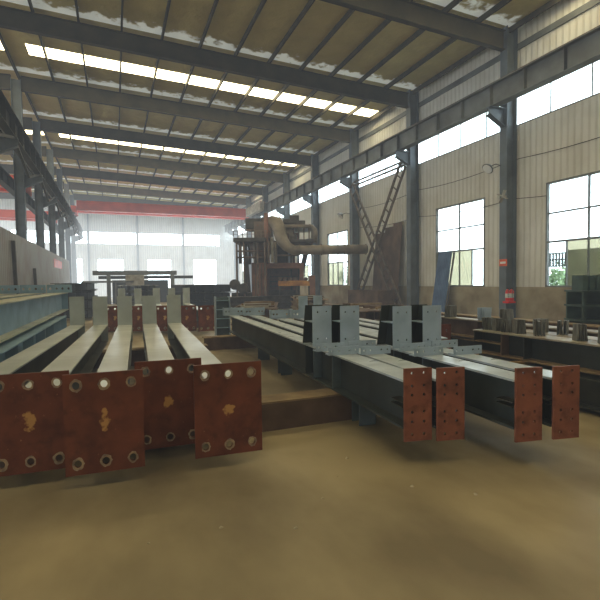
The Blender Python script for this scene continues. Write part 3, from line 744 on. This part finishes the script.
# ================================================================== wall braces, leaning sheets
def brace(p0, p1, label, w=.52):
    r = empty('cross_brace', (0,0,0), label=label, cat='lattice brace')
    p0 = Vector(p0); p1 = Vector(p1); d_ = (p1-p0).normalized(); nrm = Vector((0, -d_.z, d_.y))*w/2
    for s in (-1, 1): MB().bar(p0+nrm*s, p1+nrm*s, .1, .1, (1,0,0)).build('chord', M['brace'], r)
    k = int((p1-p0).length/.62)
    for i in range(k+1):
        q = p0+(p1-p0)*(i/k); MB().bar(q-nrm, q+nrm, .05, .07, (1,0,0)).build('rung', M['brace'], r)
    return r
brace((13.55,24.8,7.4), (13.55,19.7,.1), 'ladder like brace sloping down from the farther column to the nearer column foot')
brace((13.75,19.7,7.5), (13.75,24.5,.6), 'ladder like brace rising toward the top of the nearer column, crossing the other')
sh = [(20.3, 21.1, 4.7, 14.1, 'rusty sheet leaning on the wall, tallest beside the column'), (21.1, 21.95, 4.55, 14.12, 'brown sheet leaning in the middle of the three wall sheets'), (21.95, 22.9, 4.3, 14.1, 'brown sheet leaning furthest from the column among wall sheets')]
for y0, y1, z, x, lab in sh:
    o = MB().hexa([(x-.35,y0,0),(x-.32,y0,0),(x-.32,y1,0),(x-.35,y1,0),(x+.0,y0,z),(x+.03,y0,z),(x+.03,y1,z),(x,y1,z)]).build('rust_sheet', M['rustsheet']); tag(o, lab, 'steel sheet')
o = tag(empty('scrap_bin', (12.9, 21.6, 0), 0), 'dark rusty open bin at the foot of the crossed braces', 'bin')
MB().box(-.5, -.46, -1.6, 1.6, 0, 1.1).build('side', M['rustsheet'], o); MB().box(.42, .46, -1.6, 1.6, 0, 1.1).build('side', M['rustsheet'], o)
MB().box(-.46, .42, -1.6, -1.56, 0, 1.1).build('end_panel', M['rustsheet'], o); MB().box(-.46, .42, 1.56, 1.6, 0, 1.1).build('end_panel', M['rustsheet'], o); MB().box(-.46, .42, -1.56, 1.56, .02, .8).build('contents', M['rustbeam'], o)
for z_, lab in ((7.72, 'upper horizontal tie bar across the high windows above the crossed braces'), (7.5, 'lower horizontal tie bar across the high windows above the crossed braces')):
    tag(MB().bar((13.9,19.3,z_),(13.9,25.1,z_),.08,.09).build('tie_bar', M['brace']), lab, 'steel bar')
# blue sheet with ribs
b = MB()
for i in range(8):
    y = 16.45+i*.115; b.hexa([(13.62,y,.0),(13.66,y,.0),(13.66,y+.1,.0),(13.62,y+.1,.0),(14.2,y+.15,2.9),(14.24,y+.15,2.9),(14.24,y+.25,2.9),(14.2,y+.25,2.9)])
    b.hexa([(13.64,y+.09,.0),(13.66,y+.09,.0),(13.66,y+.12,.0),(13.64,y+.12,.0),(14.22,y+.24,2.9),(14.24,y+.24,2.9),(14.24,y+.27,2.9),(14.22,y+.27,2.9)])
tag(b.build('blue_sheet', M['bluesheet']), 'blue ribbed sheet leaning below the window beside the dado', 'sheet')
b = MB(); b.bar((13.5,16.2,0), (14.15,16.35,2.9), .06, .06); tag(b.build('leaning_post', M['machine_dark']), 'dark pole leaning beside the blue sheet', 'pole')

# ================================================================== fixtures on column at y=13.2
def extinguisher(y, label):
    r = empty('fire_extinguisher', (y, 12.9, .78), label=label, cat='fire extinguisher', group='red fire extinguishers on the column')
    b = MB(); b.path([(0,0,0),(0,0,.02),(0,0,.36),(0,0,.42),(0,0,.45)], [.07,.08,.08,.05,.025], 20); b.build('cylinder', M['ext_red'], r)
    MB().tube((0,0,.12), (0,0,.28), .0815, 20, caps=False).build('paper_label', M['white'], r)
    b = MB(); b.box(-.02,.02,-.05,.05,.46,.49); b.tube((0,0,.45),(0,0,.47),.02); b.build('valve', M['black'], r)
    b = MB(); b.path([(0,-.04,.47),(-.05,-.08,.4),(-.07,-.09,.25),(-.06,-.09,.12)], .011, 8); b.build('hose', M['black'], r)
    return r
extinguisher(13.86, 'red fire extinguisher hanging on the column, one nearer the big window')
extinguisher(13.66, 'red fire extinguisher hanging on the column, one farther from the big window')
tag(MB().box(13.56,13.96,12.8,13.035,.70,.775).build('extinguisher_bracket', M['ext_red']), 'red bracket shelf under the two extinguishers', 'bracket')
sg = tag(MB().box(13.69,13.712,12.98,13.34,2.1,2.36).build('wall_sign', M['sign']), 'small orange red notice on the column above the extinguishers', 'sign')
MB().box(13.683,13.689,13.03,13.29,2.19,2.27).build('pale_band', M['white'], sg)
def floodlight(x, y, z, label):
    r = empty('floodlight', (x, y, z), label=label, cat='lamp')
    b = MB(); b.path([(.5,.0,.12),(.25,0,.15),(0,0,.05)], .018, 8); b.build('arm', M['machine_dark'], r)
    b = MB(); b.path([(0,0,.06),(-.05,0,.03),(-.12,0,-.03),(-.15,0,-.06)], [.06,.12,.2,.22], 20, caps=True); b.build('shade', M['chrome'], r)
    b = MB(); b.tube((-.15,0,-.06), (-.17,0,-.08), .18, 20); b.build('lens', M['white'], r)
floodlight(13.2, 13.3, 5.8, 'round floodlight on an arm from the nearest column')
floodlight(13.2, 25.35, 5.7, 'round floodlight on an arm from the column beside the duct')
fn = tag(empty('wall_fan', (13.55, 13.05, 4.7)), 'small pale fan fixed to the nearest column', 'fan')
MB().tube((.0,0,0),(.14,0,0),.05).build('motor', M['carriage'], fn)
for k in range(4):
    a = k*math.pi/2+.5; b = MB(); b.bar((-.01,.04*math.cos(a),.04*math.sin(a)), (-.01,.24*math.cos(a),.24*math.sin(a)), .03, .12, (1,0,0)); b.build('blade', M['carriage'], fn)
for z0, z1, lab in ((6.13, 6.2, 'thin black cable strung along the cladding below the high windows'), (4.95, 4.65, 'thin cable strung across the cladding at window top height')):
    b = MB(); pts = []
    ya, yb = (4.0, 25.0) if z0 > 5.5 else (11.8, 25.0)
    for i in range(41):
        y = ya+(yb-ya)*i/40; t = ((y-1.2) % 6)/6; pts.append((14.27-(.0), y, z1+(z0-z1)*i/40-.25*4*t*(1-t)*.6))
    b.path(pts, .012, 6); tag(b.build('cable', M['black']), lab, 'cable')

tag(MB().box(-3.635, -3.62, 33.5, 38.2, 2.75, 3.3).build('wall_banner', M['red']), 'faded red banner on the grey partition near its far end', 'banner')
for y, lab in ((20.4,'dark brown upright post standing against the grey partition, nearest'), (25.2,'thin dark post against the partition behind the blue girders')):
    tag(MB().bar((-3.5,y,0),(-3.56,y-.1,3.3 if y<22 else 2.4),.14,.12).build('leaning_post', M['machine_dark']), lab, 'post')
# ================================================================== mid-ground stock and clutter
# cutting gantry / rack with long beams
r = empty('cutting_gantry', (2.0, 39, 0), label='long grey cutting gantry with raised beams before the end wall', cat='gantry')
for x in (-2.6, 2.3): MB().box(x, x+.3, 0, .4, 0, 2.3).build('leg', M['runway'], r, bevel=.02)
MB().box(-3.6, 2.8, 0, .35, 2.3, 2.65).build('bridge_beam', M['runway'], r, bevel=.02)
MB().box(-3.2, 4.2, .5, .8, 2.0, 2.25).build('bridge_beam', M['runway_dark'], r, bevel=.02)
MB().box(-4.4, -.6, -.4, -.15, 1.7, 1.85).build('rail', M['runway'], r)
for x in (-4.3, -2.0): MB().box(x, x+.12, -.4, -.2, 0, 1.7).build('leg', M['runway'], r)
MB().box(-2.2, 2.2, 1.0, 3.0, 0, 1.9).build('table_bed', M['runway_dark'], r, bevel=.03)
MB().box(-1.2, .2, -.2, .7, 1.4, 2.3).build('control_box', M['carriage'], r, bevel=.03)
def stack(x, y, rz, nx, nz, w, h, L, z0, name, label, m1, group=None):
    """separate profiles laid side by side and layered"""
    for k in range(nz):
        for i in range(nx):
            L_ = L*random.uniform(.9, 1.0)
            b = MB(); ww = w*.9; hh_ = h*.9; t = .02
            xo = (i-nx/2)*w; zo = z0+k*h
            b.box(xo, xo+ww, -L_/2, L_/2, zo, zo+t); b.box(xo, xo+ww, -L_/2, L_/2, zo+hh_-t, zo+hh_); b.box(xo+ww/2-.01, xo+ww/2+.01, -L_/2, L_/2, zo+t, zo+hh_-t)
            o = b.build(name, m1, None, (x, y, 0), (0,0,rz)); tag(o, label, 'steel profile', group or label)
stack(-1.8, 27, 0, 4, 4, .42, .4, 9, .1, 'stock_beam', 'dark stock beam in the tall pile behind the near uprights', M['darkgirder'], 'dark stock beams')
stack(1.2, 29, 0, 5, 4, .42, .36, 7, .1, 'stock_beam', 'grey stock beam in the hazy pile before the gantry', M['runway'], 'grey stock beams')
stack(5.0, 30, 0, 6, 3, .5, .48, 8, .1, 'stock_beam', 'grey stock beam in the pile in front of the bright doorway', M['darkgirder'], 'doorway stock beams')
stack(-2.4, 21, 0, 2, 3, .38, .36, 5, .1, 'stock_beam', 'rusty stock beam in the pile by the partition', M['rustbeam'], 'rusty stock beams')
stack(5.6, 18.5, -.35, 5, 2, .34, .3, 6, .06, 'flat_bar', 'brown steel bar in the pile in front of the machine', M['rustbeam'], 'brown bars')
stack(8.6, 20.2, -.3, 4, 3, .34, .26, 5, .06, 'flat_bar', 'tan dusty bar in the pile beside the machine conveyor', M['rust_top'], 'tan bars')
stack(8.9, 14.3, -.1, 4, 2, .3, .3, 5, .06, 'flat_bar', 'tan girder length in the pile under the far windows', M['tanflange'], 'tan profiles')
stack(7.2, 13.9, -.05, 3, 2, .3, .34, 5, .06, 'flat_bar', 'brown profile in the pile behind the column stubs', M['rustbeam'], 'brown profiles')
stack(7.4, 24.6, -1.3, 3, 2, .4, .4, 4.5, .06, 'stock_beam', 'dark profile lying crosswise before the machine chamber', M['machine_dark'], 'crosswise profiles')
# loose sticks on the piles
k_ = 0
for px_, py_, a_, zt_, L_ in ((5.6, 18.5, -.35, .06+.3+.27, 5.2), (8.6, 20.2, -.3, .06+2*.26+.234, 4.2), (8.9, 14.3, -.1, .06+.3+.27, 4.2)):
    m_ = int(L_/.42)
    for i in range(m_):
        t = -L_/2+(i+.5)*L_/m_; w_ = random.uniform(.9, 1.5)
        b = MB(); b.box(-w_/2, w_/2, -.06, .06, 0, random.uniform(.04,.12))
        o = b.build('loose_bar', random.choice([M['rust_top'], M['rustbeam'], M['rustsheet'], M['carriage']]), None, (px_-t*math.sin(a_), py_+t*math.cos(a_), zt_+.002), (0, 0, a_+random.uniform(-.12,.12)))
        tag(o, 'loose steel offcut lying across the brown piles near the machine', 'offcut', 'loose offcuts')
# further drilled beams lying behind the stubs (pale stripes)
for i, (x, y) in enumerate(((4.03, 5.2), (4.5, 5.5), (5.0, 6.6))):
    r = empty('steel_beam', (x, y, 0), -R(4.5), cat='steel beam', label=['pale topped beam behind the fourth stub, nearest of three', 'pale topped beam behind the stubs, middle of three', 'pale topped beam behind the stubs, farthest of three'][i])
    hbeam_parts(r, 6.4-i*.4, .3, .73, .24, M['beam_top2'], M['beam_web2'], 0)
    if i == 0:
        st = MB().box(-.11, .11, 4.5, 4.512, .73, 1.27).build('column_stub', M['stub'], r); MB().box(-.006, .006, 4.512, 4.8, .73, 1.25).build('stub_web', M['beam_web2'], st)
for y, lab in ((6.4, 'timber under the near part of the three pale topped beams'), (10.2, 'timber under the far part of the three pale topped beams')):
    box_thing('timber_bearer', (4.2, 6.1, y, y+.15, 0, .295), M['timber'], lab, 'timber')

# pale debris crumbs on floor
for i, (x, y) in enumerate([(1.38,3.0), (1.65,3.3), (2.1,2.9), (1.05,2.7), (2.45,2.6), (.6,2.9), (1.9,3.6), (.15,2.9)]):
    b = MB(); n_ = 7; s = random.uniform(.009,.018)
    top = b.bm.verts.new((0,0,s)); ring = [b.bm.verts.new((s*random.uniform(.8,1.5)*math.cos(t), s*random.uniform(.8,1.5)*math.sin(t), 0)) for t in [k*2*math.pi/n_ for k in range(n_)]]
    for k in range(n_): b.bm.faces.new([ring[k], ring[(k+1)%n_], top])
    b.bm.faces.new(ring[::-1])
    tag(b.build('debris_crumb', M['pebble'], None, (x, y, 0)), 'tiny pale crumb of debris on the open floor', 'debris', 'floor debris')

# ================================================================== OUTSIDE
tag(MB().box(14.6, 90, -30, 100, -.3, -.1).build('ground', M['grass']), 'pale outdoor yard ground', kind='structure')
def tree(x, y, h, label):
    r = empty('tree', (x, y, -.1), label=label, cat='tree', group='trees outside the windows')
    MB().path([(0,0,0),(.1,0,h*.3),(0,.1,h*.6)], [.16,.12,.07], 10).build('trunk', M['bark'], r)
    b = MB()
    for i in range(420):
        t = random.uniform(0, 2*math.pi); v = random.uniform(-1,1); rr = h*.34*random.uniform(.35,1)
        c = Vector((rr*math.cos(t)*math.sqrt(1-v*v), rr*math.sin(t)*math.sqrt(1-v*v), h*.62+rr*v*1.0)); s = .16
        q = [c+Vector((random.uniform(-s,s),random.uniform(-s,s),random.uniform(-s,s))) for _ in range(3)]
        b.bm.faces.new([b.bm.verts.new(p) for p in q])
    b.build('crown', M['leaf'], r)
for x, y, h, lab in [(22,14,2.6,'low green tree outside the big window'), (24,18.5,2.8,'green tree outside beyond the second window'), (22,36,3.2,'green tree outside the far small window'), (24,45,3.4,'far green tree outside behind the machine'), (21.5,17,2.4,'small bush like tree outside the windows')]: tree(x, y, h, lab)
r = empty('outbuilding', (19.2, 12.8, 0), label='pale green outbuilding with slatted grille outside the big window', cat='building')
MB().box(0, .2, -.6, 1.9, 0, 2.9).build('wall', M['outwall'], r)
b = MB()
for i in range(12): y = 2.0+i*.16; b.box(0, .06, y, y+.07, 2.2, 2.75)
for z in (2.15, 2.45, 2.75): b.box(0, .07, 1.9, 4.0, z, z+.07)
b.build('grille', M['rack'], r)

# ================================================================== HAZE (self-glowing volume standing in for window bloom and fill light)
m, nt, out = new_mat('haze_glow'); N = nt.nodes; L_ = nt.links
tc = N.new('ShaderNodeNewGeometry'); sp = N.new('ShaderNodeSeparateXYZ'); L_.new(tc.outputs['Position'], sp.inputs[0])
mr = N.new('ShaderNodeMapRange'); mr.interpolation_type = 'SMOOTHSTEP'; mr.inputs[1].default_value = 28; mr.inputs[2].default_value = 56
mr.inputs[1].default_value = 34; mr.inputs[2].default_value = 57
mr.inputs[3].default_value = .0; mr.inputs[4].default_value = .024; L_.new(sp.outputs[1], mr.inputs[0])
mz = N.new('ShaderNodeMapRange'); mz.interpolation_type = 'SMOOTHSTEP'; mz.inputs[1].default_value = 9.4; mz.inputs[2].default_value = 6.8; mz.inputs[3].default_value = .12; mz.inputs[4].default_value = 1; L_.new(sp.outputs[2], mz.inputs[0])
mm_ = N.new('ShaderNodeMath'); mm_.operation = 'MULTIPLY_ADD'; L_.new(mr.outputs[0], mm_.inputs[0]); L_.new(mz.outputs[0], mm_.inputs[1]); mm_.inputs[2].default_value = .0012; mr = mm_
em = N.new('ShaderNodeEmission'); em.inputs[0].default_value = (.88, .96, 1, 1); L_.new(mr.outputs[0], em.inputs[1])
ab = N.new('ShaderNodeVolumeAbsorption'); ab.inputs[1].default_value = .002
ad = N.new('ShaderNodeAddShader'); L_.new(em.outputs[0], ad.inputs[0]); L_.new(ab.outputs[0], ad.inputs[1]); L_.new(ad.outputs[0], out.inputs['Volume'])
cu = bpy.data.curves.new('haze', 'CURVE'); cu.dimensions = '2D'; cu.fill_mode = 'BOTH'; cu.extrude = 6.2
spn = cu.splines.new('POLY'); spn.points.add(3); spn.use_cyclic_u = True
for p, (x, y) in zip(spn.points, ((XLL-.3, YB-.3), (XW+.3, YB-.3), (XW+.3, YE+.3), (XLL-.3, YE+.3))): p.co = (x, y, 0, 1)
hz = bpy.data.objects.new('haze', cu); COL.objects.link(hz); hz.location = (0, 0, 5.85); cu.materials.append(m)
tag(hz, 'glowing haze volume standing in for window bloom, brighter toward the far end', 'haze', kind='stuff')
# ================================================================== LIGHT
sc = bpy.context.scene
w = bpy.data.worlds.new('world'); sc.world = w; w.use_nodes = True
nt = w.node_tree; bg = nt.nodes['Background']; bg.inputs[0].default_value = (.86, .94, 1, 1); bg.inputs[1].default_value = 5.5
def area(name, loc, rot, sx, sy, power, col=(1,1,1), portal=False):
    l = bpy.data.lights.new(name, 'AREA'); l.shape = 'RECTANGLE'; l.size = sx; l.size_y = sy; l.energy = power; l.color = col
    if portal: l.cycles.is_portal = True
    o = bpy.data.objects.new(name, l); COL.objects.link(o); o.location = loc; o.rotation_euler = rot; return o
# portals guiding daylight through the glazing
area('daylight_portal', (XW+.2, (YB+YE)/2, (SZ0+SZ1)/2), (0, R(90), 0), SZ1-SZ0, YE-YB, 1, portal=True)
for a, c in wins: area('daylight_portal', (XW+.2, (a+c)/2, 3.15), (0, R(90), 0), 3.7, c-a, 1, portal=True)
area('daylight_portal', (0, YE+.2, 6.97), (R(-90), 0, 0), 40, 1.5, 1, portal=True)
area('daylight_portal', (8, YE+.2, 2.7), (R(-90), 0, 0), 9, 3.8, 1, portal=True)
area('daylight_portal', (XLL-.2, (YB+YE)/2, 5.2), (0, R(-90), 0), 8, YE-YB, 1, portal=True)

sc.view_settings.view_transform = 'Standard'
sc.view_settings.look = 'None'
sc.view_settings.exposure = 0.55
sc.cycles.use_denoising = True
sc.cycles.max_bounces = 8
sc.cycles.diffuse_bounces = 5
sc.cycles.transparent_max_bounces = 12
sc.cycles.sample_clamp_indirect = 6
